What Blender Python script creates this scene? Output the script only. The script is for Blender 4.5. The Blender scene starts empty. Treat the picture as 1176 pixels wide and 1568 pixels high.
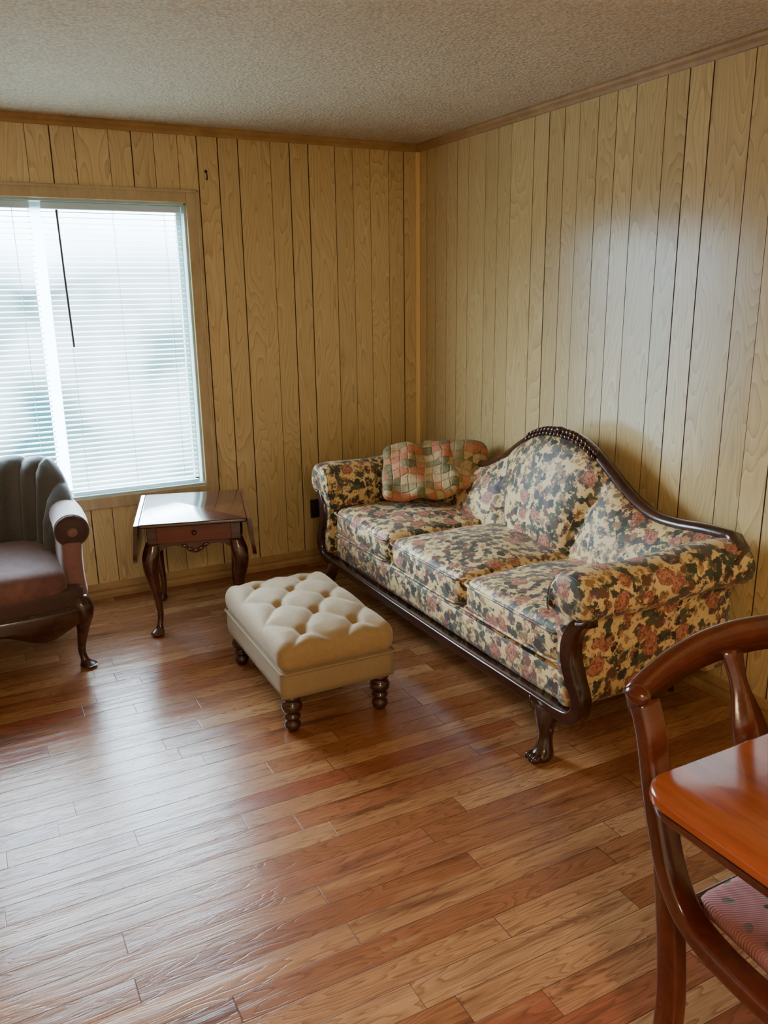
import bpy, bmesh, math, random
from mathutils import Matrix, Vector, noise as mnoise
random.seed(7)
SC=bpy.context.scene
# ------------------------------------------------------------------ node helper
class NB:
    def __init__(s,name):
        s.m=bpy.data.materials.new(name); s.m.use_nodes=True
        s.nt=s.m.node_tree; s.nt.nodes.clear()
        s.out=s.nt.nodes.new("ShaderNodeOutputMaterial")
        s.b=s.nt.nodes.new("ShaderNodeBsdfPrincipled")
        s.nt.links.new(s.b.outputs[0],s.out.inputs[0])
        s.tc=s.nt.nodes.new("ShaderNodeTexCoord")
        s.obj=s.tc.outputs["Object"]
    def new(s,t): return s.nt.nodes.new(t)
    def put(s,inp,v):
        if v is None: return
        if hasattr(v,"is_linked"): s.nt.links.new(v,inp)
        else:
            try: inp.default_value=v
            except Exception:
                if isinstance(v,(tuple,list)) and len(v)==3: inp.default_value=(*v,1)
                else: inp.default_value=(v,v,v)
    def ma(s,op,a,b=None,c=None,clamp=False):
        n=s.new("ShaderNodeMath"); n.operation=op; n.use_clamp=clamp
        s.put(n.inputs[0],a); s.put(n.inputs[1],b)
        if c is not None: s.put(n.inputs[2],c)
        return n.outputs[0]
    def vm(s,op,a,b=None,sc=None):
        n=s.new("ShaderNodeVectorMath"); n.operation=op
        s.put(n.inputs[0],a)
        if b is not None: s.put(n.inputs[1],b)
        if sc is not None: s.put(n.inputs[3],sc)
        return n.outputs[0]
    def sep(s,v):
        n=s.new("ShaderNodeSeparateXYZ"); s.put(n.inputs[0],v); return n.outputs
    def com(s,x,y,z):
        n=s.new("ShaderNodeCombineXYZ"); s.put(n.inputs[0],x);s.put(n.inputs[1],y);s.put(n.inputs[2],z); return n.outputs[0]
    def noise(s,v,scale,detail=2,rough=.5,dist=0):
        n=s.new("ShaderNodeTexNoise"); s.put(n.inputs["Vector"],v)
        n.inputs["Scale"].default_value=scale;n.inputs["Detail"].default_value=detail
        n.inputs["Roughness"].default_value=rough;n.inputs["Distortion"].default_value=dist
        return n.outputs
    def vor(s,v,scale,feature="F1",rnd=1.0):
        n=s.new("ShaderNodeTexVoronoi"); n.feature=feature; s.put(n.inputs["Vector"],v)
        n.inputs["Scale"].default_value=scale; n.inputs["Randomness"].default_value=rnd
        return n.outputs
    def wn(s,v,dim="3D"):
        n=s.new("ShaderNodeTexWhiteNoise"); n.noise_dimensions=dim
        if dim=="1D": s.put(n.inputs["W"],v)
        else: s.put(n.inputs["Vector"],v)
        return n.outputs
    def ramp(s,f,stops,interp="LINEAR"):
        n=s.new("ShaderNodeValToRGB"); s.put(n.inputs[0],f); cr=n.color_ramp; cr.interpolation=interp
        while len(cr.elements)<len(stops): cr.elements.new(.5)
        for e,(p,c) in zip(cr.elements,stops):
            e.position=p; e.color=(*c,1) if len(c)==3 else c
        return n.outputs[0]
    def mr(s,v,a,b,c=0.,d=1.):
        n=s.new("ShaderNodeMapRange"); s.put(n.inputs[0],v)
        for i,x in enumerate((a,b,c,d)): n.inputs[i+1].default_value=x
        return n.outputs[0]
    def mix(s,f,a,b,mode="MIX"):
        n=s.new("ShaderNodeMix"); n.data_type="RGBA"; n.blend_type=mode
        s.put(n.inputs[0],f)
        for i,v in ((6,a),(7,b)):
            s.put(n.inputs[i], (*v,1) if isinstance(v,tuple) and len(v)==3 else v)
        return n.outputs[2]
    def bump(s,h,strength=.3,dist=.01,prev=None):
        n=s.new("ShaderNodeBump"); s.put(n.inputs["Height"],h)
        n.inputs["Strength"].default_value=strength; n.inputs["Distance"].default_value=dist
        if prev is not None: s.nt.links.new(prev,n.inputs["Normal"])
        return n.outputs[0]
    def fin(s,col=None,rough=None,normal=None,**kw):
        if col is not None: s.put(s.b.inputs["Base Color"],(*col,1) if isinstance(col,tuple) else col)
        if rough is not None: s.put(s.b.inputs["Roughness"],rough)
        if normal is not None: s.nt.links.new(normal,s.b.inputs["Normal"])
        for k,v in kw.items(): s.put(s.b.inputs[k.replace("_"," ")],v)
        return s.m

def wood_mat(name,dark,light,rough=.3,sc=(3,30,30),coat=.0,bumpy=.05):
    n=NB(name)
    v=n.vm("MULTIPLY",n.obj,sc)
    a=n.noise(v,1.0,4,.6,.6)[0]
    b=n.noise(n.vm("MULTIPLY",v,(2,5,5)),1.5,3,.6)[0]
    f=n.ma("ADD",n.ma("MULTIPLY",a,.75),n.ma("MULTIPLY",b,.3))
    col=n.ramp(f,[(.35,dark),(.7,light)])
    return n.fin(col,n.mr(b,0,1,rough*.8,rough*1.3),n.bump(b,bumpy,.004),Coat_Weight=coat,Coat_Roughness=.12)

def panel_mat():
    n=NB("oak_panelling")
    p=n.sep(n.obj); u=n.ma("ADD",p[0],p[1]); z=p[2]
    at=n.new("ShaderNodeAttribute"); at.attribute_name="pid"; pid=at.outputs["Fac"]
    off=n.ma("MULTIPLY",pid,37.7)
    warp=n.noise(n.com(n.ma("MULTIPLY",u,30),n.ma("MULTIPLY",z,3),off),1,2)[0]
    v=n.com(n.ma("ADD",n.ma("MULTIPLY",u,8),off),n.ma("ADD",n.ma("MULTIPLY",z,1.3),n.ma("MULTIPLY",off,3)),n.ma("MULTIPLY",warp,.12))
    a=n.noise(v,1,1,.4)[0]
    r=n.ma("FRACT",n.ma("MULTIPLY",a,19))
    line=n.ramp(r,[(0,(0,0,0)),(.1,(.25,)*3),(.7,(.5,)*3),(.92,(1,)*3),(1,(0,0,0))])
    fine=n.noise(n.com(n.ma("MULTIPLY",u,260),n.ma("MULTIPLY",z,7),off),1,3,.6)[0]
    f=n.ma("ADD",n.ma("MULTIPLY",line,.48),n.ma("MULTIPLY",fine,.55))
    col=n.ramp(f,[(.18,(.78,.62,.33)),(.5,(.67,.505,.245)),(.85,(.41,.285,.12))])
    tint=n.ramp(pid,[(0,(.90,.89,.86)),(1,(1.05,1.04,1.02))])
    col=n.mix(1.0,col,tint,"MULTIPLY")
    return n.fin(col,n.mr(f,0,1,.20,.32),n.bump(f,.05,.003),Coat_Weight=.8,Coat_Roughness=.22)

def floor_mat():
    n=NB("oak_strip_floor")
    p=n.sep(n.obj); w=.083
    yr=n.ma("DIVIDE",p[1],w); row=n.ma("FLOOR",yr)
    ox=n.ma("MULTIPLY",n.wn(row,"1D")[0],5)
    L=n.ma("ADD",.62,n.ma("MULTIPLY",n.wn(n.ma("ADD",row,.37),"1D")[0],.55))
    xr=n.ma("DIVIDE",n.ma("ADD",p[0],ox),L); ix=n.ma("FLOOR",xr)
    wn=n.wn(n.com(row,ix,3.0)); pid=wn[0]; off=n.ma("MULTIPLY",pid,53)
    fy=n.ma("FRACT",yr); ey=n.ma("MINIMUM",fy,n.ma("SUBTRACT",1,fy))
    fx=n.ma("FRACT",xr); ex=n.ma("MULTIPLY",n.ma("MINIMUM",fx,n.ma("SUBTRACT",1,fx)),10)
    seam=n.mr(n.ma("MINIMUM",ey,ex),.004,.018)
    warp=n.noise(n.com(n.ma("MULTIPLY",p[0],8),n.ma("MULTIPLY",p[1],60),off),1,2)[0]
    v=n.com(n.ma("ADD",n.ma("MULTIPLY",p[0],1.9),off),n.ma("ADD",n.ma("MULTIPLY",p[1],15),off),n.ma("MULTIPLY",warp,.25))
    a=n.noise(v,1,2,.5)[0]
    r=n.ma("FRACT",n.ma("MULTIPLY",a,15))
    line=n.ramp(r,[(0,(.05,)*3),(.6,(.35,)*3),(.9,(1,)*3),(1,(.05,)*3)])
    fine=n.noise(n.com(n.ma("MULTIPLY",p[0],12),n.ma("MULTIPLY",p[1],240),off),1,4,.65)[0]
    streak=n.noise(n.com(n.ma("MULTIPLY",p[0],1.6),n.ma("MULTIPLY",p[1],15),off),1,3,.6)[0]
    base=n.ramp(pid,[(0,(.34,.12,.045)),(.2,(.46,.20,.08)),(.4,(.56,.28,.125)),(.55,(.36,.135,.055)),(.7,(.62,.33,.15)),(.85,(.34,.085,.04)),(1,(.48,.21,.09))])
    dk=n.ma("ADD",n.ma("MULTIPLY",line,.48),n.ma("MULTIPLY",n.mr(fine,.35,.75),.45))
    col=n.mix(dk,base,(.12,.040,.016))
    col=n.mix(n.mr(streak,.57,.72,0,.75),col,(.09,.028,.013))
    col=n.mix(n.mr(streak,.41,.22,0,.45),col,(.72,.42,.19))
    col=n.mix(n.ma("SUBTRACT",1,seam),col,(.08,.03,.015))
    h=n.ma("ADD",n.ma("MULTIPLY",seam,.6),n.ma("MULTIPLY",fine,.45))
    h=n.ma("ADD",h,n.ma("MULTIPLY",pid,.3))
    h=n.ma("ADD",h,n.ma("MULTIPLY",line,-.3))
    return n.fin(col,n.mr(fine,.2,.8,.17,.30),n.bump(h,.36,.0025))

def ceil_mat():
    n=NB("popcorn_ceiling")
    a=n.noise(n.obj,90,4,.7)[0]; b=n.vor(n.obj,75)[0]
    h=n.ma("ADD",a,n.ma("MULTIPLY",b,-.7))
    big=n.noise(n.obj,1.1,3)[0]
    col=n.mix(n.mr(h,-.1,.5),(.64,.52,.35),(.92,.78,.55))
    col=n.mix(n.mr(big,.4,.7,0,.25),col,(.54,.43,.29))
    return n.fin(col,.9,n.bump(h,1.0,.014))

def floral_mat(name="floral_tapestry",base=(.78,.57,.26),sat=1):
    n=NB(name)
    wv=n.vm("SUBTRACT",n.noise(n.obj,14,3,.6)[1],(.5,.5,.5))
    v=n.vm("ADD",n.obj,n.vm("SCALE",wv,None,.07))
    wv2=n.vm("SUBTRACT",n.noise(n.obj,40,3,.65)[1],(.5,.5,.5))
    v2=n.vm("ADD",n.obj,n.vm("SCALE",wv2,None,.05))
    cl=n.noise(n.vm("ADD",n.obj,(5,2,1)),10,3,.65)[0]
    cmask=n.mr(cl,.40,.45)
    col=n.mix(n.mr(n.noise(n.obj,30,3)[0],.4,.7,0,.5),base,tuple(x*.8 for x in base))
    l0=n.vor(v2,30); col=n.mix(n.ma("MULTIPLY",n.mr(l0[0],.52,.44),n.ma("GREATER_THAN",n.sep(l0[1])[0],.42)),col,n.ramp(n.sep(l0[1])[1],[(0,(.28,.17,.08)),(.5,(.42,.22,.075)),(1,(.20,.165,.085))]))
    l1=n.vor(v2,28); k1=n.ma("MULTIPLY",n.mr(l1[0],.68,.58),n.ma("GREATER_THAN",n.sep(l1[1])[1],.24))
    k1=n.ma("MULTIPLY",k1,cmask)
    lc=n.ramp(n.sep(l1[1])[2],[(0,(.025,.025,.018)),(.3,(.045,.055,.032)),(.5,(.095,.10,.055)),(.68,(.045,.025,.025)),(.84,(.18,.07,.035)),(1,(.075,.065,.07))])
    col=n.mix(k1,col,lc)
    l2=n.vor(v2,46); k2=n.ma("MULTIPLY",n.mr(l2[0],.38,.30),n.ma("GREATER_THAN",n.sep(l2[1])[0],.70))
    col=n.mix(k2,col,n.ramp(n.sep(l2[1])[1],[(0,(.55,.20,.07)),(.3,(.72,.53,.25)),(.6,(.42,.10,.06)),(1,(.22,.13,.20))]))
    r1=n.vor(v,10.5); sel=n.ma("GREATER_THAN",n.sep(r1[1])[0],.5)
    k3=n.ma("MULTIPLY",n.mr(r1[0],.39,.35),sel)
    pet=n.vor(v2,42)[0]
    rr=n.ma("ADD",n.ma("MULTIPLY",r1[0],1.3),n.ma("MULTIPLY",pet,.75))
    rc=n.ramp(rr,[(.18,(.14,.03,.022)),(.42,(.36,.09,.06)),(.60,(.58,.27,.16)),(.78,(.20,.05,.035)),(.95,(.46,.20,.11))])
    col=n.mix(k3,col,rc)
    weave=n.noise(n.obj,420,1)[0]
    return n.fin(col,.55,n.bump(weave,.15,.002),Sheen_Weight=.12)

def quilt_mat():
    n=NB("patchwork_quilt")
    v=n.vm("ADD",n.obj,n.vm("SCALE",n.vm("SUBTRACT",n.noise(n.obj,9,1)[1],(.5,.5,.5)),None,.04)); s=22
    q=n.vm("SCALE",n.vm("ADD",v,(.013,.017,.021)),None,s); f=n.vm("FLOOR",q); wn=n.wn(f)
    col=n.ramp(wn[0],[(0,(.46,.34,.16)),(.18,(.46,.15,.07)),(.36,(.15,.15,.065)),(.54,(.52,.22,.10)),(.72,(.27,.22,.10)),(.88,(.54,.38,.19))],"CONSTANT")
    fr=n.vm("FRACTION",q); p=n.sep(fr)
    small=n.vor(v,95)
    col=n.mix(n.mr(small[0],.5,.3,0,.5),col,n.ramp(n.sep(small[1])[0],[(0,(.54,.42,.22)),(.5,(.36,.12,.07)),(1,(.12,.13,.065))]))
    e=n.ma("MINIMUM",n.ma("MINIMUM",p[0],n.ma("SUBTRACT",1,p[0])),n.ma("MINIMUM",p[1],n.ma("SUBTRACT",1,p[1])))
    h=n.mr(e,0,.12)
    return n.fin(col,.8,n.bump(h,.6,.01))

def fabric(name,c,c2,rough=.8,sheen=.3,ns=60):
    n=NB(name); a=n.noise(n.obj,ns,3)[0]; b=n.noise(n.obj,4,2)[0]
    col=n.mix(n.mr(n.ma("ADD",n.ma("MULTIPLY",a,.5),n.ma("MULTIPLY",b,.5)),.3,.7),c,c2)
    return n.fin(col,rough,n.bump(n.noise(n.obj,500,1)[0],.12,.002),Sheen_Weight=sheen)

def plain(name,c,rough=.5,metal=0,**k):
    n=NB(name); a=n.noise(n.obj,25,2)[0]
    col=n.mix(n.mr(a,.3,.7,0,.2),c,tuple(x*.8 for x in c))
    return n.fin(col,rough,None,Metallic=metal,**k)

M_PANEL=panel_mat(); M_FLOOR=floor_mat(); M_CEIL=ceil_mat(); M_FLOR=floral_mat()
M_GROOVE=plain("groove_dark_brown",(.09,.048,.02),.7)  # grooves between planks are dark brown
M_TRIM=wood_mat("tan_trim",(.30,.17,.065),(.46,.28,.11),.5,(6,6,6))
M_CORN=wood_mat("corner_trim_oak",(.84,.58,.22),(.93,.70,.32),.45,(30,30,3))
M_CASE=wood_mat("casing_oak",(.44,.34,.19),(.60,.47,.28),.4,(20,20,4))
M_MAHOG=wood_mat("dark_mahogany",(.024,.009,.006),(.07,.022,.012),.22,(6,14,14),.4)
M_TABLE=wood_mat("mahogany_table",(.035,.011,.007),(.095,.028,.016),.18,(3,25,25),.7)
M_CHERRY=wood_mat("cherry_table_top",(.24,.044,.010),(.37,.082,.018),.2,(25,2.0,25),.3)
M_CHERRYD=wood_mat("cherry_chair_wood",(.050,.011,.006),(.12,.022,.009),.2,(8,8,8),.4)
M_QUILT=quilt_mat()
M_OTT=fabric("beige_velvet",(.31,.20,.085),(.40,.265,.12),.75,.2)
M_OTTS=fabric("beige_linen",(.28,.19,.095),(.33,.235,.125),.85,.1)
M_VELV=fabric("teal_grey_velvet",(.058,.056,.052),(.10,.095,.088),.6,.5)
M_PINKV=fabric("mauve_velvet",(.18,.07,.07),(.25,.115,.11),.6,.6)
M_DVEL=fabric("brown_velvet",(.040,.014,.012),(.07,.026,.022),.6,.25)
M_TAPS=fabric("mauve_damask",(.10,.035,.034),(.22,.10,.09),.7,.25,28)
def slatmat(name,mixf):
    n=NB(name)
    tr=n.new("ShaderNodeBsdfTranslucent"); tr.inputs[0].default_value=(.82,.92,.95,1)
    mx=n.new("ShaderNodeMixShader"); mx.inputs[0].default_value=mixf
    n.fin((.72,.77,.76),.35); n.nt.links.new(n.b.outputs[0],mx.inputs[1]); n.nt.links.new(tr.outputs[0],mx.inputs[2]); n.nt.links.new(mx.outputs[0],n.out.inputs[0])
    return n.m
M_BLIND=slatmat("blind_slat_white",.2); M_GAPSTRIP=slatmat("gap_strip_translucent",.8)  # second one mostly translucent, so the added gap strip looks lit
M_WHITE=plain("white_vinyl",(.52,.66,.63),.4)
M_BLACK=plain("dark_brown_plastic",(.03,.022,.018),.4)
M_WAND=plain("smoke_plastic_wand",(.06,.07,.07),.3)

# ------------------------------------------------------------------ geometry helpers
def mkobj(name,verts,faces,mat,parent=None,smooth=True,loc=None,weld=False,mats=None,fm=None,autos=None):
    me=bpy.data.meshes.new(name); me.from_pydata([tuple(v) for v in verts],[],faces)
    for m in (mats or [mat]): me.materials.append(m)
    if fm:
        for p,i in zip(me.polygons,fm): p.material_index=i
    bm=bmesh.new(); bm.from_mesh(me)
    if weld: bmesh.ops.remove_doubles(bm,verts=bm.verts,dist=1e-5)
    if not fm: bmesh.ops.recalc_face_normals(bm,faces=bm.faces)
    bm.to_mesh(me); bm.free()
    for p in me.polygons: p.use_smooth=smooth
    o=bpy.data.objects.new(name,me); SC.collection.objects.link(o)
    if parent: o.parent=parent
    if loc: o.location=loc
    return o
def empty(name,loc=(0,0,0),rz=0):
    o=bpy.data.objects.new(name,None); o.empty_display_size=.1; o.location=loc; o.rotation_euler=(0,0,rz)
    SC.collection.objects.link(o); return o
def loft(rings,cap=True,closed_path=False):
    V=[];F=[];n=len(rings[0])
    for r in rings: V+=[tuple(p) for p in r]
    m=len(rings)
    for i in range(m if closed_path else m-1):
        a=i*n;b=((i+1)%m)*n
        for j in range(n):
            k=(j+1)%n; F.append((a+j,a+k,b+k,b+j))
    if cap and not closed_path:
        F.append(tuple(range(n))[::-1]); F.append(tuple(range((m-1)*n,m*n)))
    return V,F
def cr(pts,res=8):
    P=[Vector(p) for p in pts]; out=[]
    P=[P[0]*2-P[1]]+P+[P[-1]*2-P[-2]]
    for i in range(1,len(P)-2):
        a,b,c,d=P[i-1:i+3]
        for k in range(res):
            t=k/res
            out.append(.5*((2*b)+(c-a)*t+(2*a-5*b+4*c-d)*t*t+(3*b-a-3*c+d)*t**3))
    out.append(P[-2]); return out
def sweep(path,prof,ref=(0,0,1),scales=None,cap=True,closed=False):
    P=[Vector(p[:3]) for p in path]; ref=Vector(ref); rings=[]
    n=len(P)
    for i in range(n):
        if closed: t=(P[(i+1)%n]-P[i-1]).normalized()
        else: t=(P[min(i+1,n-1)]-P[max(i-1,0)]).normalized()
        side=t.cross(ref)
        if side.length<1e-4: side=Vector((1,0,0))
        side.normalize(); up=side.cross(t).normalized()
        s=scales[i] if scales else 1
        rings.append([P[i]+side*(a*s)+up*(b*s) for a,b in prof])
    return loft(rings,cap,closed)
def circ(r,n=12,ry=None):
    ry=ry or r
    return [(r*math.cos(2*math.pi*i/n),ry*math.sin(2*math.pi*i/n)) for i in range(n)]
def rrect(w,h,r,n=3):
    out=[]
    for cx,cy,a0 in ((w-r,h-r,0),(-w+r,h-r,90),(-w+r,-h+r,180),(w-r,-h+r,270)):
        for i in range(n+1):
            a=math.radians(a0+90*i/n); out.append((cx+r*math.cos(a),cy+r*math.sin(a)))
    return out
def rbox(h,r,n,disp=None,c=(0,0,0)):
    V=[];F=[];hx,hy,hz=h
    def add(fn,na,nb):
        base=len(V)
        for i in range(na+1):
            for j in range(nb+1):
                p=fn(-1+2*i/na,-1+2*j/nb)
                q=Vector((p[0]*hx,p[1]*hy,p[2]*hz))
                inn=Vector([max(-(k-r),min(k-r,x)) for k,x in zip(h,q)])
                d=q-inn
                if d.length>1e-9: q=inn+d.normalized()*r
                if disp: q=disp(q)
                V.append(q+Vector(c))
        for i in range(na):
            for j in range(nb):
                a=base+i*(nb+1)+j; F.append((a,a+1,a+nb+2,a+nb+1))
    nx,ny,nz=n
    add(lambda a,b:(a,b,1),nx,ny); add(lambda a,b:(a,b,-1),nx,ny)
    add(lambda a,b:(a,1,b),nx,nz); add(lambda a,b:(a,-1,b),nx,nz)
    add(lambda a,b:(1,a,b),ny,nz); add(lambda a,b:(-1,a,b),ny,nz)
    return V,F
def box(name,lo,hi,mat,parent=None,bev=.0,smooth=False):
    h=[(b-a)/2 for a,b in zip(lo,hi)]; c=[(b+a)/2 for a,b in zip(lo,hi)]
    if bev<=0:
        V=[(x,y,z) for x in (lo[0],hi[0]) for y in (lo[1],hi[1]) for z in (lo[2],hi[2])]
        F=[(0,1,3,2),(4,6,7,5),(0,4,5,1),(2,3,7,6),(0,2,6,4),(1,5,7,3)]
        return mkobj(name,V,F,mat,parent,smooth)
    me=bpy.data.meshes.new(name); bm=bmesh.new(); bmesh.ops.create_cube(bm,size=1)
    for v in bm.verts: v.co=Vector((v.co.x*h[0]*2+c[0],v.co.y*h[1]*2+c[1],v.co.z*h[2]*2+c[2]))
    bmesh.ops.bevel(bm,geom=bm.edges[:],offset=bev,segments=3,affect="EDGES",profile=.5)
    bm.to_mesh(me); bm.free(); me.materials.append(mat)
    for p in me.polygons: p.use_smooth=smooth
    o=bpy.data.objects.new(name,me); SC.collection.objects.link(o)
    if parent:o.parent=parent
    return o
def lathe(prof,n=24,c=(0,0,0)):
    rings=[[Vector((c[0]+r*math.cos(2*math.pi*i/n),c[1]+r*math.sin(2*math.pi*i/n),c[2]+z)) for i in range(n)] for r,z in prof]
    return loft(rings)
def ell(c,r,nu=12,nv=8,rot=None):
    rings=[]
    for i in range(nv+1):
        th=math.pi*i/nv; s=max(math.sin(th),.02)
        ring=[]
        for j in range(nu):
            a=2*math.pi*j/nu
            p=Vector((r[0]*s*math.cos(a),r[1]*s*math.sin(a),r[2]*math.cos(th)))
            if rot: p=rot@p
            ring.append(p+Vector(c))
        rings.append(ring)
    return loft(rings)
def join(parts):
    V=[];F=[]
    for v,f in parts:
        b=len(V); V+=list(v); F+=[tuple(i+b for i in q) for q in f]
    return V,F
def limb(pts,n=12,res=6,prof=None):
    xs=[Vector(p[:3]) for p in pts]; c=cr(xs,res)
    rs=cr([(p[3],p[4],0) for p in pts],res)
    rings=[[Vector((p.x+max(r.x,.003)*math.cos(2*math.pi*i/n),p.y+max(r.y,.003)*math.sin(2*math.pi*i/n),p.z)) for i in range(n)] for p,r in zip(c,rs)]
    return loft(rings)
def cabriole(x,y,h,sx,sy,k=1.0):
    return limb([(x,y,h,.028*k,.028*k),(x+sx*.012,y+sy*.012,h*.88,.034*k,.034*k),(x+sx*.018,y+sy*.018,h*.74,.030*k,.030*k),
      (x+sx*.006,y+sy*.006,h*.5,.019*k,.019*k),(x-sx*.006,y-sy*.006,h*.25,.013*k,.013*k),(x,y,h*.11,.013*k,.013*k),
      (x+sx*.012,y+sy*.012,h*.045,.026*k,.026*k),(x+sx*.014,y+sy*.014,.012,.028*k,.028*k),(x+sx*.014,y+sy*.014,0,.018*k,.018*k)])

# ------------------------------------------------------------------ ROOM
H=2.44; XL=-4.6; YB=-6.2
WX0,WX1,WZ0,WZ1=-2.84,-1.40,.57,2.07
GR=[.01,.12,.30,.41,.52,.68,.79,.90,1.02,1.12]
def wall(name,a,b,mapf,hole=None):
    gs=[]
    k=math.floor(a/1.22)-1
    while k*1.22<b+1.3:
        gs+=[k*1.22+g for g in GR]; k+=1
    gs=[g for g in gs if a+.02<g<b-.02]
    cols=[];u=a
    for g in gs:
        g2=random.choice((.0012,.0018,.0028))
        cols.append((u,g-g2,0,0,0)); cols.append((g-g2,g,0,.005,1)); cols.append((g,g+g2,.005,0,1)); u=g+g2
    cols.append((u,b,0,0,0))
    out=cols
    if hole:
        o2=[]
        for c in out:
            us=[c[0]]+[e for e in hole[:2] if c[0]<e<c[1]]+[c[1]]
            for i in range(len(us)-1):
                f=lambda q:c[2]+(c[3]-c[2])*(q-c[0])/(c[1]-c[0])
                o2.append((us[i],us[i+1],f(us[i]),f(us[i+1]),c[4]))
        out=o2
    zs=[0,H] if not hole else [0,hole[2],hole[3],H]
    V=[];F=[];fm=[];pid=[];cur=random.random()
    for c in out:
        if c[4]==1: cur=random.random()
        for i in range(len(zs)-1):
            mid=(c[0]+c[1])/2
            if hole and hole[0]<mid<hole[1] and i==1: continue
            b0=len(V)
            V+=[mapf(c[0],c[2],zs[i]),mapf(c[1],c[3],zs[i]),mapf(c[1],c[3],zs[i+1]),mapf(c[0],c[2],zs[i+1])]
            F.append((b0,b0+1,b0+2,b0+3)); fm.append(c[4]); pid.append(cur)
    T=.12
    us=[a]+([hole[0],hole[1]] if hole else [])+[b]
    for i in range(len(us)-1):
        for j in range(len(zs)-1):
            if hole and i==1 and j==1: continue
            b0=len(V); V+=[mapf(us[i],T,zs[j]),mapf(us[i+1],T,zs[j]),mapf(us[i+1],T,zs[j+1]),mapf(us[i],T,zs[j+1])]
            F.append((b0+3,b0+2,b0+1,b0)); fm.append(1); pid.append(.5)
    def strip(p,q):
        b0=len(V); V.extend([mapf(p[0],0,p[1]),mapf(q[0],0,q[1]),mapf(q[0],T,q[1]),mapf(p[0],T,p[1])])
        F.append((b0,b0+1,b0+2,b0+3)); fm.append(1); pid.append(.5)
    strip((a,0),(a,H)); strip((b,0),(b,H)); strip((a,0),(b,0)); strip((a,H),(b,H))
    o=mkobj(name,V,F,None,None,False,mats=[M_PANEL,M_GROOVE],fm=fm)
    at=o.data.attributes.new("pid","FLOAT","FACE")
    for i,v in enumerate(pid): at.data[i].value=v
    return o
wall("wall_back",XL,0.0,lambda u,d,z:(u,d,z),(WX0,WX1,WZ0,WZ1))
wall("wall_right",YB,0.0,lambda u,d,z:(d,u,z))
wall("wall_left",YB,0.0,lambda u,d,z:(XL-d,u,z))
box("floor",(XL-.12,YB,-.1),(.12,.12,0),M_FLOOR)
box("ceiling",(XL-.12,YB,H),(.12,.12,H+.1),M_CEIL)
def trimrun(name,p,q,inw,mat,hh,tt,z):
    P=Vector(p);Q=Vector(q);I=Vector(inw)
    pr=[(0,0),(tt,0),(tt,hh*.25),(tt*.6,hh*.45),(tt*.75,hh*.6),(tt*.3,hh*.95),(0,hh)] if z<1 else [(0,0),(tt*.35,0),(tt*.5,hh*.3),(tt*.85,hh*.55),(tt,hh*.8),(tt,hh),(0,hh)]
    rings=[[A+I*a+Vector((0,0,z+b)) for a,b in pr] for A in (P,Q)]
    v,f=loft(rings); return mkobj(name,v,f,mat,None,False)
trimrun("trim_1",(XL,0,0),(-.001,0,0),(0,-1,0),M_TRIM,.042,.03,H-.042)
trimrun("trim_2",(0,YB,0),(0,-.001,0),(-1,0,0),M_TRIM,.042,.03,H-.042)
trimrun("baseboard_back",(XL,0,0),(-.001,0,0),(0,-1,0),M_TRIM,.085,.014,0)
trimrun("baseboard_right",(0,YB,0),(0,-.001,0),(-1,0,0),M_TRIM,.085,.014,0)
v,f=loft([[(-.020,-.001,z),(-.020,-.005,z),(-.015,-.011,z),(-.011,-.015,z),(-.005,-.020,z),(-.001,-.020,z),(-.001,-.001,z)] for z in (.085,H-.042)])
mkobj("trim_3",v,f,M_CORN,None,False)
# ------------------------------------------------------------------ WINDOW
win=empty("window_1",((WX0+WX1)/2,0,0)); ox=-(WX0+WX1)/2
def wb(name,lo,hi,mat,bev=.003): 
    return box(name,(lo[0]+ox,lo[1],lo[2]),(hi[0]+ox,hi[1],hi[2]),mat,win,bev)
cw=.065
for nm,lo,hi in (("casing_right",(WX1,-.018,WZ0-cw),(WX1+cw,-.001,WZ1+cw)),("casing_left",(WX0-cw,-.018,WZ0-cw),(WX0,-.001,WZ1+cw)),
                 ("casing_head",(WX0,-.018,WZ1),(WX1,-.001,WZ1+cw)),("casing_apron",(WX0,-.018,WZ0-cw),(WX1,-.001,WZ0))):
    wb(nm,lo,hi,M_CASE,.005)
wb("casing_bead_right",(WX1+cw-.014,-.026,WZ0-cw),(WX1+cw,-.017,WZ1+cw),M_CASE,.004)
wb("casing_bead_head",(WX0-cw,-.026,WZ1+cw-.014),(WX1+cw,-.017,WZ1+cw),M_CASE,.004)
wb("jamb_right",(WX1-.012,0,WZ0),(WX1+.002,.11,WZ1),M_WHITE,.002)
wb("jamb_left",(WX0-.002,0,WZ0),(WX0+.012,.11,WZ1),M_WHITE,.002)
wb("jamb_top",(WX0,0,WZ1-.012),(WX1,.11,WZ1+.002),M_WHITE,.002)
wb("sill",(WX0,-.012,WZ0-.002),(WX1,.11,WZ0+.014),M_WHITE,.003)
mxc=-2.128
a,b=WX0+.012,WX1-.012
for nm,lo,hi in (("l",(a,.07,WZ0),(a+.025,.10,WZ1)),("r",(b-.025,.07,WZ0),(b,.10,WZ1)),("t",(a,.07,WZ1-.035),(b,.10,WZ1)),("b",(a,.07,WZ0),(b,.10,WZ0+.035))):
    wb("sash_"+nm,lo,hi,M_WHITE,.002)
x0,x1=mxc-.034+ox,mxc+.030+ox
mkobj("bright_gap_strip",[(x0,.078,WZ0),(x1,.078,WZ0),(x1,.078,WZ1),(x0,.078,WZ1)],[(0,1,2,3)],M_GAPSTRIP,win,False)  # thin translucent strip added so the gap between the blinds shows bright
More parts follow.
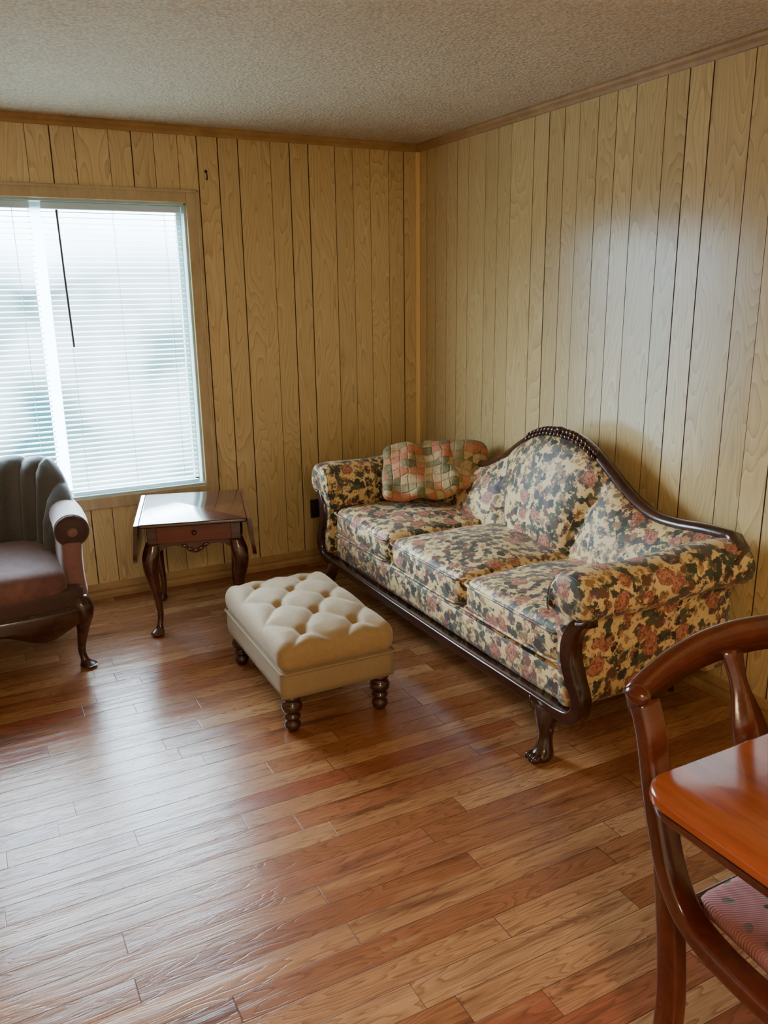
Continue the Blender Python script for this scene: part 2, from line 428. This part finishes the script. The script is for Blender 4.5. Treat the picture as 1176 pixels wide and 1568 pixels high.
for bi,(a,b) in enumerate(((WX0+.02,mxc-.026),(mxc+.022,WX1-.024))):
    V=[];F=[];zt=WZ1-.045;zb=WZ0+.035;ns=54
    for k in range(ns):
        z=zb+(zt-zb)*(k+.5)/ns; w=.0125; ang=math.radians(-14)
        dz=(random.random()-.5)*.002; tl=(random.random()-.5)*.003
        prof=[]
        for t in (-1,-.5,0,.5,1):
            yy=t*w; cz=.0018*(1-t*t)
            prof.append((.035+yy*math.cos(ang)-cz*math.sin(ang), z+dz-yy*math.sin(ang)+cz*math.cos(ang)))
        b0=len(V)
        for x in (a,b):
            for y,zz in prof: V.append((x+ox,y,zz+(tl if x==a else 0)))
        for j in range(4): F.append((b0+j,b0+j+1,b0+5+j+1,b0+5+j))
    mkobj("blind_slats_%d"%bi,V,F,M_BLIND,win,True)
    wb("blind_headrail_%d"%bi,(a,.018,zt),(b,.052,zt+.03),M_BLIND,.003)
    wb("blind_bottom_rail_%d"%bi,(a,.022,zb-.018),(b,.048,zb-.004),M_BLIND,.003)
    parts=[]
    for fx in (.12,.5,.88):
        x=a+(b-a)*fx+ox
        for yy in (.022,.048):
            parts.append(sweep([(x,yy,zb),(x,yy,zt)],circ(.0009,5),(0,1,0)))
    v,f=join(parts); mkobj("blind_ladders_%d"%bi,v,f,M_WHITE,win)
v,f=sweep([(-2.035+ox,.008,2.02),(-2.03+ox,.006,1.7),(-2.022+ox,.004,1.36)],circ(.0055,8),(0,1,0)); mkobj("tilt_wand",v,f,M_WAND,win)
o=empty("wall_outlet",(-.73,-.001,.34))
box("plate",(-.036,-.007,-.058),(.036,0,.058),M_BLACK,o,.003)
for k in (-.022,.022): box("socket",(-.017,-.010,k-.014),(.017,-.006,k+.014),M_BLACK,o,.003)
o=empty("wall_hook",(-1.28,-.001,2.21))
v,f=sweep(cr([(0,0,.02),(0,-.012,.012),(0,-.022,-.008),(0,-.012,-.022),(0,-.004,-.014)],6),circ(.003,8),(1,0,0)); mkobj("hook",v,f,M_BLACK,o)
v,f=lathe([(.001,.0),(.008,.0),(.008,.004),(.001,.006)],12); ob=mkobj("hook_base",v,f,M_BLACK,o); ob.rotation_euler=(math.radians(90),0,0); ob.location=(0,0,.02)

# ------------------------------------------------------------------ SOFA
sofa=empty("camelback_sofa",(-.46,-1.50,0),math.radians(-90))
ZK=cr([(0,.972,0),(.1,.965,0),(.2,.93,0),(.3,.872,0),(.4,.805,0),(.5,.75,0),(.60,.718,0),(.72,.715,0),(.86,.728,0),(1.0,.728,0),(1.2,.70,0)],12)
def zc(s):
    s=abs(s-.08)*(1.02 if s>.08 else .95)
    for a,b in zip(ZK,ZK[1:]):
        if a.x<=s<=b.x: return a.y+(b.y-a.y)*(s-a.x)/max(b.x-a.x,1e-6)
    return ZK[-1].y
v,f=rbox((1.0,.365,.075),.03,(40,10,4),None,(0,-.015,.26)); mkobj("front_apron",v,f,M_FLOR,sofa,weld=True)
v,f=sweep([(-.99,-.383,.325),(.99,-.383,.325)],circ(.006,8)); mkobj("apron_piping",v,f,M_FLOR,sofa)
for i,cx in enumerate((-.64,0,.64)):
    def dsp(q):
        k=(1-(q.x/.32)**2)*(1-(q.y/.33)**2)
        e=max(0,k)
        nz=mnoise.noise(Vector((q.x*5+i*9,q.y*5,q.z*4)))*.012
        return Vector((q.x,q.y-(.018*(1-(q.x/.32)**2) if q.y<-.25 else 0),q.z+(.035*e if q.z>0 else 0)+nz))
    v,f=rbox((.318,.33,.075),.045,(22,22,8),dsp,(cx,-.055,.405)); mkobj("seat_cushion_%d"%(i+1),v,f,M_FLOR,sofa,weld=True)
    for zz in (.352,.458):
        pts=[(cx+a,-.066+b,zz) for a,b in rrect(.312,.335,.05,5)]
        v,f=sweep(pts,circ(.0055,6),closed=True); mkobj("cushion_piping",v,f,M_FLOR,sofa)
def secq(s,t):
    s=s-.05; w=.21+.16*t
    if abs(s)<w: return s/w
    return (abs(s)-w)/(1.0-w)*2-1
rings=[]
NS=120
for i in range(NS+1):
    s=-1.02+2.04*i/NS; zt=zc(s)-.012; ring=[]
    for k in range(15):
        t=k/14; z=.40+(zt-.40)*t
        q=min(1,abs(secq(s,t)))
        bul=.085*max(0,1-q**4)**.5*(math.sin(math.pi*min(1,.12+t*.85))**.6)
        ring.append((s,.20+.10*t-bul,z))
    ring+= [(s,.335,zt),(s,.35,zt-.03),(s,.36,.4),(s,.35,.2),(s,.25,.2)]
    rings.append(ring)
v,f=loft(rings); mkobj("upholstered_back",v,f,M_FLOR,sofa)
path=[(-1.095,.16,.635),(-1.11,.22,.662),(-1.10,.28,.69)]+[(s/50*1.0,.315,zc(s/50)) for s in range(-52,53)]
path=[Vector(p) for p in path]; path+=[Vector((1.09,.29,.705)),Vector((1.11,.22,.675)),Vector((1.10,.16,.64))]
prof=[(-.032,-.012),(-.034,.004),(-.026,.012),(-.018,.010),(-.010,.020),(.008,.022),(.022,.014),(.030,0),(.028,-.014),(0,-.018)]
v,f=sweep(path,prof,(0,0,1)); mkobj("crest_rail",v,f,M_MAHOG,sofa)
parts=[]
for k in range(-9,10):
    s=.08+k*.026; z=zc(s)+.014; sl=(zc(s+.01)-zc(s-.01))/.02
    rot=Matrix.Rotation(-math.atan(sl)+ (.5 if k>0 else -.5 if k<0 else 0),3,"Y")
    parts.append(ell((s,.298,z),(.022,.018,.010+.007*(1-abs(k)/9)),10,6,rot))
    parts.append(ell((s,.280,z-.018),(.016,.008,.010),8,6,rot))
parts.append(ell((.08,.29,zc(.08)+.022),(.03,.02,.014),12,8))
v,f=join(parts); mkobj("carved_crest_leaves",v,f,M_MAHOG,sofa)
for sd,nm in ((-1,"left"),(1,"right")):
    sec=[(.965,.25),(.955,.36),(.945,.46),(.925,.53),(.915,.59),(.93,.655),(.975,.70),(1.03,.712),(1.085,.70),(1.125,.66),(1.132,.61),(1.11,.565),(1.07,.55),(1.045,.54),(1.04,.47),(1.035,.38),(1.03,.28),(1.02,.22),(.97,.22)]
    base=cr([(a,b,0) for a,b in sec]+[(sec[0][0],sec[0][1],0)],3)[:-1]
    rings=[]
    ys=[-.418,-.415,-.405,-.385,-.34,-.25,-.15,-.05,.05,.15,.25,.31,.33,.335]
    for y in ys:
        ins=0
        if y<-.38: ins=1-math.sqrt(max(0,1-((-.38-y)/.04)**2))
        if y>.30: ins=max(ins,1-math.sqrt(max(0,1-((y-.30)/.036)**2)))
        g=max(0,(y+.42)/.75); ring=[]
        for p in base:
            x,z=p.x,p.y; yo=0
            if z>.535:
                x2=x+g*.015; z2=z+g*.02+.006*math.sin(y*14)
                cx,cz=1.03,.62; yo=-.032*min(1,(z-.535)/.03) if y<-.2 else 0
            else: x2,z2=x,z; cx,cz=1.0,.40
            x2+= (cx-x2)*ins*.35; z2+=(cz-z2)*ins*(.30 if z>.535 else .1)
            ring.append((sd*x2,y+yo,z2))
        rings.append(ring)
    v,f=loft(rings); mkobj("arm_"+nm,v,f,M_FLOR,sofa)
    pts=[(sd*(p.x+(1.03-p.x)*.06),-.436,p.y+(.62-p.y)*.06) for p in base if p.y>.55]
    v,f=sweep(pts,circ(.005,6),(0,1,0)); mkobj("arm_piping_"+nm,v,f,M_FLOR,sofa)
    v,f=limb([(sd*.78,.28,.22,.03,.03),(sd*.785,.31,.1,.022,.022),(sd*.79,.335,0,.018,.018)]); mkobj("rear_leg_"+nm,v,f,M_MAHOG,sofa)
half=[(1.115,.575),(1.088,.568),(1.055,.54),(1.03,.50),(1.018,.45),(1.025,.395),(1.052,.335),(1.078,.285),(1.075,.232),(1.04,.196),(.98,.184),(.90,.182),(.7,.180),(.35,.176),(0,.175)]
pts=[(x,-.408,z) for x,z in half]+[(-x,-.408,z) for x,z in half[::-1][1:]]
P=cr(pts,5); n_=len(P); scl=[]
for p in P:
    d=abs(p.x); scl.append(.85 if d<.95 else (.85+.22*math.sin(min(1,max(0,(p.z-.18)/.40))*math.pi)))
prof=[(-.026,-.024),(-.018,-.030),(-.010,-.024),(0,-.034),(.010,-.024),(.018,-.030),(.026,-.024),(.026,.024),(-.026,.024)]
v,f=sweep(P,prof,(0,1,0),scl); mkobj("carved_front_rail",v,f,M_MAHOG,sofa)
for sd in (-1,1):
    parts=[limb([(sd*.90,-.395,.20,.075,.03),(sd*.91,-.41,.165,.06,.035),(sd*.925,-.425,.12,.036,.032),(sd*.935,-.432,.08,.026,.026),(sd*.94,-.44,.045,.030,.032),(sd*.945,-.452,.018,.036,.045),(sd*.945,-.455,0,.030,.04)],16)]
    for k in (-1,0,1): parts.append(ell((sd*.945+k*.02,-.49,.016),(.013,.024,.016),10,6))
    for k in range(6): parts.append(ell((sd*(.85+k*.02),-.428,.168-.012*k*.8),(.009,.012,.03),8,6,Matrix.Rotation(sd*-.5,3,"Y")))
    v,f=join(parts); mkobj("paw_leg",v,f,M_MAHOG,sofa)

def slab(name,half,r,mat,parent,M,seed,amp=.012,crown=.03,n=(24,20,8)):
    def d(q):
        kx=1-(q.x/half[0])**2; ky=1-(q.y/half[1])**2
        s=1 if q.z>0 else -1
        nz=mnoise.noise(Vector((q.x*8+seed,q.y*8,q.z*5)))*amp
        nx=mnoise.noise(Vector((q.y*7,seed,q.z*9)))*.02
        return Vector((q.x*(1-.05*(abs(q.y)/half[1])**2)+nx,q.y*(1-.06*(abs(q.x)/half[0])**2)+nx*.5,q.z+s*crown*max(0,kx)*max(0,ky)+nz))
    v,f=rbox(half,r,n,d); o=mkobj(name,v,f,mat,parent,weld=True); o.matrix_local=M; return o
q=empty("patchwork_quilt",(-.34,-.755,.675))
def orient(loc,nrm,xdir):
    z=Vector(nrm).normalized(); x=Vector(xdir); x=(x-z*x.dot(z)).normalized(); y=z.cross(x)
    return Matrix.Translation(loc)@Matrix((x,y,z)).transposed().to_4x4()
slab("folded_quilt_front",(.21,.18,.045),.043,M_QUILT,q,orient((-.09,-.0,.0),(-.42,-.50,.80),(.75,-.45,.05)),1,.05,.025)
slab("folded_quilt_back",(.19,.17,.05),.048,M_QUILT,q,orient((.075,-.05,.02),(-.46,-.48,.80),(.68,-.6,.1)),5,.06,.025)

# ------------------------------------------------------------------ OTTOMAN
ott=empty("tufted_ottoman",(-1.425,-1.51,0),math.radians(-1))
hx,hy=.24,.38
px,py=.108,.135
def tuft(q):
    x,y=q.x,q.y
    if q.z<=-.02: return q
    ex=max(0,1-(abs(x)/hx)**5)*max(0,1-(abs(y)/hy)**8)
    p=(x/px+y/py)/1.0; w=(x/px-y/py)/1.0
    a=abs(math.sin(math.pi*p/2+math.pi/2)); b=abs(math.sin(math.pi*w/2+math.pi/2))
    m=min(a,b)
    h=.018*(m**.6)-.018
    pr=(round((p-1)/2)*2+1); wr=(round((w-1)/2)*2+1)
    bx=(pr+wr)/2*px; by=(pr-wr)/2*py
    r2=(x-bx)**2+(y-by)**2
    if abs(bx)<hx*.82 and abs(by)<hy*.85: h-=.024*math.exp(-r2/.0006)
    cr_=.03*(1-(x/hx)**2)*(1-(y/hy)**2)
    return Vector((x,y,q.z+(h*min(1,ex*1.8)+cr_)*min(1,max(0,(q.z+.02)/.06))))
v,f=rbox((hx,hy,.064),.055,(70,104,12),tuft,(0,0,.312)); mkobj("tufted_cushion",v,f,M_OTT,ott,weld=True)
parts=[]
for i in range(-4,5):
    for j in range(-4,5):
        pr=2*i+1; wr=2*j+1; bx=(pr+wr)/2*px; by=(pr-wr)/2*py
        if abs(bx)<hx*.82 and abs(by)<hy*.85:
            z=.312+.064-.040+.03*(1-(bx/hx)**2)*(1-(by/hy)**2)
            parts.append(ell((bx,by,z),(.011,.011,.006),12,6))
v,f=join(parts); mkobj("buttons",v,f,M_OTT,ott)
v,f=rbox((hx-.008,hy-.008,.055),.012,(12,16,4),None,(0,0,.205)); mkobj("box_base",v,f,M_OTTS,ott,weld=True)
v,f=sweep([(a,b,.256) for a,b in rrect(hx-.004,hy-.004,.02,4)],circ(.005,6),closed=True); mkobj("welt",v,f,M_OTTS,ott)
lp=[(.02,.155),(.036,.15),(.038,.14),(.030,.132),(.026,.126),(.036,.118),(.041,.105),(.038,.09),(.026,.08),(.022,.074),(.030,.068),(.033,.06),(.026,.052),(.024,.045),(.031,.035),(.032,.022),(.026,.01),(.020,0)]
for a in (-1,1):
    for b in (-1,1):
        v,f=lathe(lp,24,(a*.185,b*.325,0)); mkobj("turned_leg",v,f,M_MAHOG,ott)

# ------------------------------------------------------------------ DROP LEAF TABLE
tb=empty("drop_leaf_side_table",(-1.60,-.49,0),math.radians(-15))
TZ=.58
def planslab(name,w,d,z0,z1,r,mat,parent,c=(0,0),bev=.006):
    rings=[]
    for z,o in ((z0,-bev),(z0+bev,0),(z1-bev,0),(z1-bev*.4,-bev*.3),(z1,-bev)):
        rings.append([(c[0]+a,c[1]+b,z) for a,b in rrect(w+o,d+o,max(r+o,.002),6)])
    v,f=loft(rings); o=mkobj(name,v,f,mat,parent,True)
    m=o.modifiers.new("es","EDGE_SPLIT"); m.split_angle=math.radians(40)
    return o
planslab("table_top",.25,.31,TZ-.02,TZ,.012,M_TABLE,tb)
for sd in (-1,1):
    L=.20; out=[(.31,0),(-.31,0)]
    out+=[(a,b-L/2) for a,b in rrect(.31,L/2,.07,8) if b<0]
    rings=[[(sd*(.252+dx+(-b)*.10),a,TZ-.002+b) for a,b in out] for dx in (0,.018)]
    v,f=loft(rings); o=mkobj("drop_leaf",v,f,M_TABLE,tb,False)
for sd in (-1,1):
    box("side_apron",(sd*.205-.01,-.24,.455),(sd*.205+.01,.24,TZ-.02),M_TABLE,tb)
box("back_apron",(-.205,.235,.455),(.205,.25,TZ-.02),M_TABLE,tb)
box("drawer_front",(-.175,-.262,.468),(.175,-.245,TZ-.03),wood_mat("red_mahogany_drawer",(.09,.016,.010),(.17,.035,.02),.3,(3,25,25),.3),tb,.004)
v,f=ell((0,-.27,.515),(.012,.010,.012)); mkobj("drawer_knob",v,f,M_MAHOG,tb)
ap=[(-.205,TZ-.02),(.205,TZ-.02),(.205,.44),(.17,.425),(.14,.445),(.10,.452),(.06,.445),(.035,.42),(0,.405),(-.035,.42),(-.06,.445),(-.10,.452),(-.14,.445),(-.17,.425),(-.205,.44)]
v,f=loft([[(a,y,z) for a,z in ap] for y in (-.25,-.234)]); mkobj("front_apron",v,f,M_TABLE,tb,False)
parts=[ell((x,-.252,z),(.016,.006,.010),10,6,Matrix.Rotation(r,3,"Y")) for x,z,r in ((0,.422,0),(-.025,.43,.6),(.025,.43,-.6),(-.05,.448,.3),(.05,.448,-.3))]
v,f=join(parts); mkobj("apron_carving",v,f,M_TABLE,tb)
for a in (-1,1):
    for b in (-1,1):
        v,f=cabriole(a*.195,b*.235,.47,a,b,1.2); mkobj("cabriole_leg",v,f,M_TABLE,tb)
        box("leg_block",(a*.195-.024,b*.235-.024,.44),(a*.195+.024,b*.235+.024,TZ-.02),M_TABLE,tb,.004)

# ------------------------------------------------------------------ ARMCHAIR
ac=empty("channel_back_armchair",(-2.565,-.53,0),math.radians(0))
rings=[];NP=160
for i in range(NP+1):
    ph=-108+216*i/NP; r=math.radians(ph); c=max(0,math.cos(r*.83))
    ch=abs(math.sin(math.pi*ph/20.0))**.6
    ztop=.62+.245*min(1,c*1.6)**1.2+.014*ch
    ring=[]
    bul=.028*ch
    prof=[(.285,.38),(.275-bul,.48),(.285-bul,.60 if ztop>.66 else .52),(.31-bul,ztop-.06),(.33-bul*.6,ztop-.02),(.355,ztop),(.385,ztop-.005),(.40,ztop-.03),(.395,ztop-.07),(.375,.50),(.35,.35),(.34,.24),(.28,.24)]
    for rad,z in prof: ring.append((rad*math.sin(r),rad*math.cos(r)*.85+.02,z))
    rings.append(ring)
v,f=loft(rings); mkobj("channel_back",v,f,M_VELV,ac)
for sd in (-1,1):
    pth=cr([(sd*.35,.12,.63),(sd*.36,-.03,.625),(sd*.355,-.18,.625),(sd*.345,-.30,.625)],6)
    v,f=sweep(pth,circ(.074,24,.072),(0,0,1)); mkobj("arm_roll",v,f,M_PINKV,ac)
    v,f=ell((sd*.345,-.302,.625),(.073,.024,.071),24,8); mkobj("scroll_face",v,f,M_DVEL,ac)
    v,f=ell((sd*.345,-.325,.625),(.02,.008,.02),12,6); mkobj("scroll_button",v,f,M_PINKV,ac)
    v,f=rbox((.045,.20,.15),.03,(6,10,8),lambda q:Vector((q.x+sd*.012*(q.z/.15)**2,q.y,q.z)),(sd*.335,-.12,.46)); mkobj("arm_panel",v,f,M_PINKV,ac,weld=True)
    v,f=cabriole(sd*.335,-.325,.34,sd,-1,1.35); mkobj("front_leg",v,f,M_MAHOG,ac)
    v,f=limb([(sd*.25,.25,.27,.026,.026),(sd*.26,.29,.12,.02,.02),(sd*.27,.33,0,.018,.018)]); mkobj("rear_leg",v,f,M_MAHOG,ac)
def sdsp(q):
    k=max(0,1-(q.x/.32)**2)*max(0,1-(q.y/.32)**2)
    return Vector((q.x,q.y-(.04*(1-(q.x/.32)**2) if q.y<-.2 else 0),q.z+(.035*k if q.z>0 else 0)))
v,f=rbox((.30,.31,.06),.05,(20,20,8),sdsp,(0,-.06,.41)); mkobj("seat_cushion",v,f,M_TAPS,ac,weld=True)
bow=lambda q:Vector((q.x,q.y-(.05*(1-(q.x/.37)**2) if q.y<-.2 else 0),q.z))
v,f=rbox((.365,.31,.06),.025,(24,10,6),bow,(0,-.045,.335)); mkobj("seat_rail_upholstery",v,f,M_DVEL,ac,weld=True)
N=40;rings=[]
for i in range(N+1):
    x=-.375+.75*i/N; y=-.352-.05*(1-(x/.375)**2)
    zl=.20+.03*math.cos(x/.375*math.pi*2.0)
    rings.append([(x,y,zl-.0),(x,y-.012,zl+.008),(x,y-.008,.25),(x,y-.016,.285),(x,y-.004,.31),(x,y+.02,.31),(x,y+.02,zl)])
v,f=loft(rings); mkobj("carved_seat_rail",v,f,M_MAHOG,ac)

# ------------------------------------------------------------------ DINING TABLE + CHAIR
dt=empty("dining_table",(-1.045,-4.285,0))
o=planslab("table_top",.555,.755,.722,.752,.07,M_CHERRY,dt,(0,0),.009)
v,f=sweep([(a,b,.716) for a,b in rrect(.54,.74,.06,6)],rrect(.010,.008,.003,2),closed=True); mkobj("edge_moulding",v,f,M_CHERRYD,dt)
v,f=lathe([(.02,.72),(.14,.718),(.14,.70),(.05,.68),(.045,.60),(.075,.52),(.085,.45),(.06,.38),(.04,.34),(.07,.30),(.07,.22),(.03,.2)],24); mkobj("pedestal",v,f,M_CHERRYD,dt)
for k in range(4):
    a=math.radians(45+90*k); c,s=math.cos(a),math.sin(a)
    pts=cr([(c*.04,s*.04,.28),(c*.16,s*.16,.24),(c*.30,s*.30,.10),(c*.38,s*.38,.03)],6)
    v,f=sweep(pts,rrect(.022,.03,.01,3),(0,0,1),[1-.4*i/(len(pts)-1) for i in range(len(pts))]); mkobj("sabre_leg",v,f,M_CHERRYD,dt)
ch=empty("dining_chair",(-1.17,-3.65,0))
HW=.295
for sd,nm in ((-1,"left"),(1,"right")):
    pts=cr([(sd*HW,.235,.822),(sd*HW,.21,.76),(sd*HW,.185,.66),(sd*HW,.162,.58),(sd*(HW+.001),.13,.50),(sd*(HW+.004),.08,.44),(sd*(HW+.01),0,.415),(sd*(HW+.022),-.12,.415),(sd*(HW+.03),-.24,.42)],6)
    v,f=sweep(pts,rrect(.019,.028,.009,3),(1,0,0)); mkobj("stile_and_rail_"+nm,v,f,M_CHERRYD,ch)
    pts=cr([(sd*HW,.145,.52),(sd*HW,.125,.40),(sd*HW,.105,.2),(sd*(HW+.003),.12,0.0)],6)
    v,f=loft([[(p.x+a,p.y+b,p.z) for a,b in rrect(.018,.026,.007,3)] for p in pts]); mkobj("rear_leg_"+nm,v,f,M_CHERRYD,ch)
    pts=cr([(sd*(HW+.025),-.24,.43),(sd*(HW+.027),-.25,.25),(sd*(HW+.03),-.27,0.0)],6)
    v,f=loft([[(p.x+a*(.6+p.z),p.y+b*(.6+p.z),p.z) for a,b in rrect(.018,.018,.005,3)] for p in pts]); mkobj("front_leg_"+nm,v,f,M_CHERRYD,ch)
box("front_rail",(-HW-.02,-.26,.39),(HW+.02,-.235,.44),M_CHERRYD,ch,.005)
box("back_rail",(-HW,.085,.40),(HW,.11,.45),M_CHERRYD,ch,.005)
pts=[]
CW=HW+.03
for i in range(33):
    x=-CW+2*CW*i/32; t=x/CW
    pts.append((x,.235+.05*(1-t*t),.826+.042*(1-t*t)))
prof=[(-.014,-.036),(-.016,.0),(-.020,.022),(-.018,.034),(-.006,.041),(.008,.040),(.016,.028),(.014,0),(.010,-.036)]
sc=[.86+.14*max(0,math.sin(math.pi*i/32))**.5 for i in range(33)]
v,f=sweep(pts,prof,(0,0,1),sc); mkobj("crest_rail",v,f,M_CHERRYD,ch)
for sd in (-1,1):
    v,f=ell((sd*(CW-.004),.228,.845),(.022,.028,.020),18,12); mkobj("crest_scroll",v,f,M_CHERRYD,ch)
sp=[(.03,.85),(.022,.78),(.045,.70),(.05,.62),(.03,.54),(.04,.45)]
R=cr([(a,b,0) for a,b in sp],5)
rings=[[(-p.x,.10+(p.y-.42)*.42-.006,p.y),(p.x,.10+(p.y-.42)*.42-.006,p.y),(p.x,.10+(p.y-.42)*.42+.006,p.y),(-p.x,.10+(p.y-.42)*.42+.006,p.y)] for p in R]
v,f=loft(rings); mkobj("splat",v,f,M_CHERRYD,ch)
n=NB("needlepoint_pink")
wv=n.vm("SUBTRACT",n.noise(n.obj,30,2)[1],(.5,.5,.5)); vv=n.vm("ADD",n.obj,n.vm("SCALE",wv,None,.03))
p=n.sep(n.obj)
st=n.ma("SINE",n.ma("MULTIPLY",n.ma("ADD",p[0],p[1]),900)); col=n.mix(n.mr(st,-1,1,0,.6),(.60,.27,.25),(.38,.13,.14))
ln=n.new("ShaderNodeVectorMath"); ln.operation="LENGTH"; n.nt.links.new(n.vm("SUBTRACT",n.obj,(.0,-.04,.45)),ln.inputs[0]); rad=ln.outputs[1]
msk=n.mr(rad,.27,.24)
l=n.vor(vv,45); k=n.ma("MULTIPLY",n.ma("MULTIPLY",n.mr(l[0],.42,.36),n.ma("GREATER_THAN",n.sep(l[1])[0],.45)),msk)
col=n.mix(k,col,n.ramp(n.sep(l[1])[1],[(0,(.04,.08,.05)),(.5,(.14,.18,.12)),(.7,(.6,.45,.33)),(1,(.3,.07,.08))]))
M_NEED=n.fin(col,.85,n.bump(st,.3,.002))
def seatd(q):
    k=max(0,1-(q.x/.28)**2)*max(0,1-(q.y/.18)**2)
    w=1+.07*(-(q.y)/.18)
    return Vector((q.x*w,q.y,q.z+(.025*k if q.z>0 else 0)))
v,f=rbox((.275,.175,.022),.018,(20,20,4),seatd,(0,-.075,.44)); mkobj("needlepoint_seat",v,f,M_NEED,ch,weld=True)

# ------------------------------------------------------------------ LIGHT (world: bright daylight on the window side, warm room beyond)
w=bpy.data.worlds.new("World"); SC.world=w; w.use_nodes=True; nt=w.node_tree; nt.nodes.clear()
def N(t): return nt.nodes.new(t)
bg=N("ShaderNodeBackground"); wo=N("ShaderNodeOutputWorld"); nt.links.new(bg.outputs[0],wo.inputs[0])
tc=N("ShaderNodeTexCoord"); sp_=N("ShaderNodeSeparateXYZ"); nt.links.new(tc.outputs["Generated"],sp_.inputs[0])
def MR(src,a,b,c=0,d=1):
    m=N("ShaderNodeMapRange"); nt.links.new(src,m.inputs[0])
    for i,x in enumerate((a,b,c,d)): m.inputs[i+1].default_value=x
    return m.outputs[0]
def MX(f,a,b):
    m=N("ShaderNodeMix"); m.data_type="RGBA"; nt.links.new(f,m.inputs[0])
    for i,x in ((6,a),(7,b)):
        if isinstance(x,tuple): m.inputs[i].default_value=(*x,1)
        else: nt.links.new(x,m.inputs[i])
    return m.outputs[2]
nz=N("ShaderNodeTexNoise"); nz.inputs["Scale"].default_value=9; nt.links.new(tc.outputs["Generated"],nz.inputs["Vector"])
trees=MX(MR(nz.outputs[0],.40,.62),(.25,.85,1.0),(3.0,4.1,4.4))
ad=N("ShaderNodeMath"); ad.operation="MULTIPLY_ADD"; nt.links.new(nz.outputs[0],ad.inputs[0]); ad.inputs[1].default_value=-.15; nt.links.new(sp_.outputs[2],ad.inputs[2])
sky=MX(MR(ad.outputs[0],-.06,.18),trees,(32,41,48))
full=MX(MR(sp_.outputs[1],-.15,.15),(1.12,.88,.56),sky)
nt.links.new(full,bg.inputs[0]); bg.inputs[1].default_value=1.0
def area(name,loc,rot,sx,sy,e,col):
    l=bpy.data.lights.new(name,"AREA"); l.shape="RECTANGLE"; l.size=sx; l.size_y=sy; l.energy=e; l.color=col
    o=bpy.data.objects.new(name,l); o.location=loc; o.rotation_euler=rot; SC.collection.objects.link(o); return o
area("warm_fill_light",(-2.4,-5.4,2.40),(0,0,0),.6,.6,75,(1,.76,.46))  # added warm fill, unseen behind the camera; no fixture modelled

# ------------------------------------------------------------------ CAMERA
f_=1244.4; pitch,roll,yaw=[math.radians(a) for a in (15.011,.795,27.476)]
F=Vector((math.sin(yaw)*math.cos(pitch),math.cos(yaw)*math.cos(pitch),-math.sin(pitch)))
Rt=Vector((math.cos(yaw),-math.sin(yaw),0)); U=Rt.cross(F)
R2=Rt*math.cos(roll)-U*math.sin(roll); U2=U*math.cos(roll)+Rt*math.sin(roll)
cam=bpy.data.cameras.new("camera"); cam.sensor_fit="VERTICAL"; cam.sensor_height=36; cam.lens=36*f_/1568; cam.clip_start=.02
co=bpy.data.objects.new("camera",cam); SC.collection.objects.link(co)
co.matrix_world=Matrix.Translation((-2.58,-4.463,1.6))@Matrix((R2,U2,-F)).transposed().to_4x4()
SC.camera=co
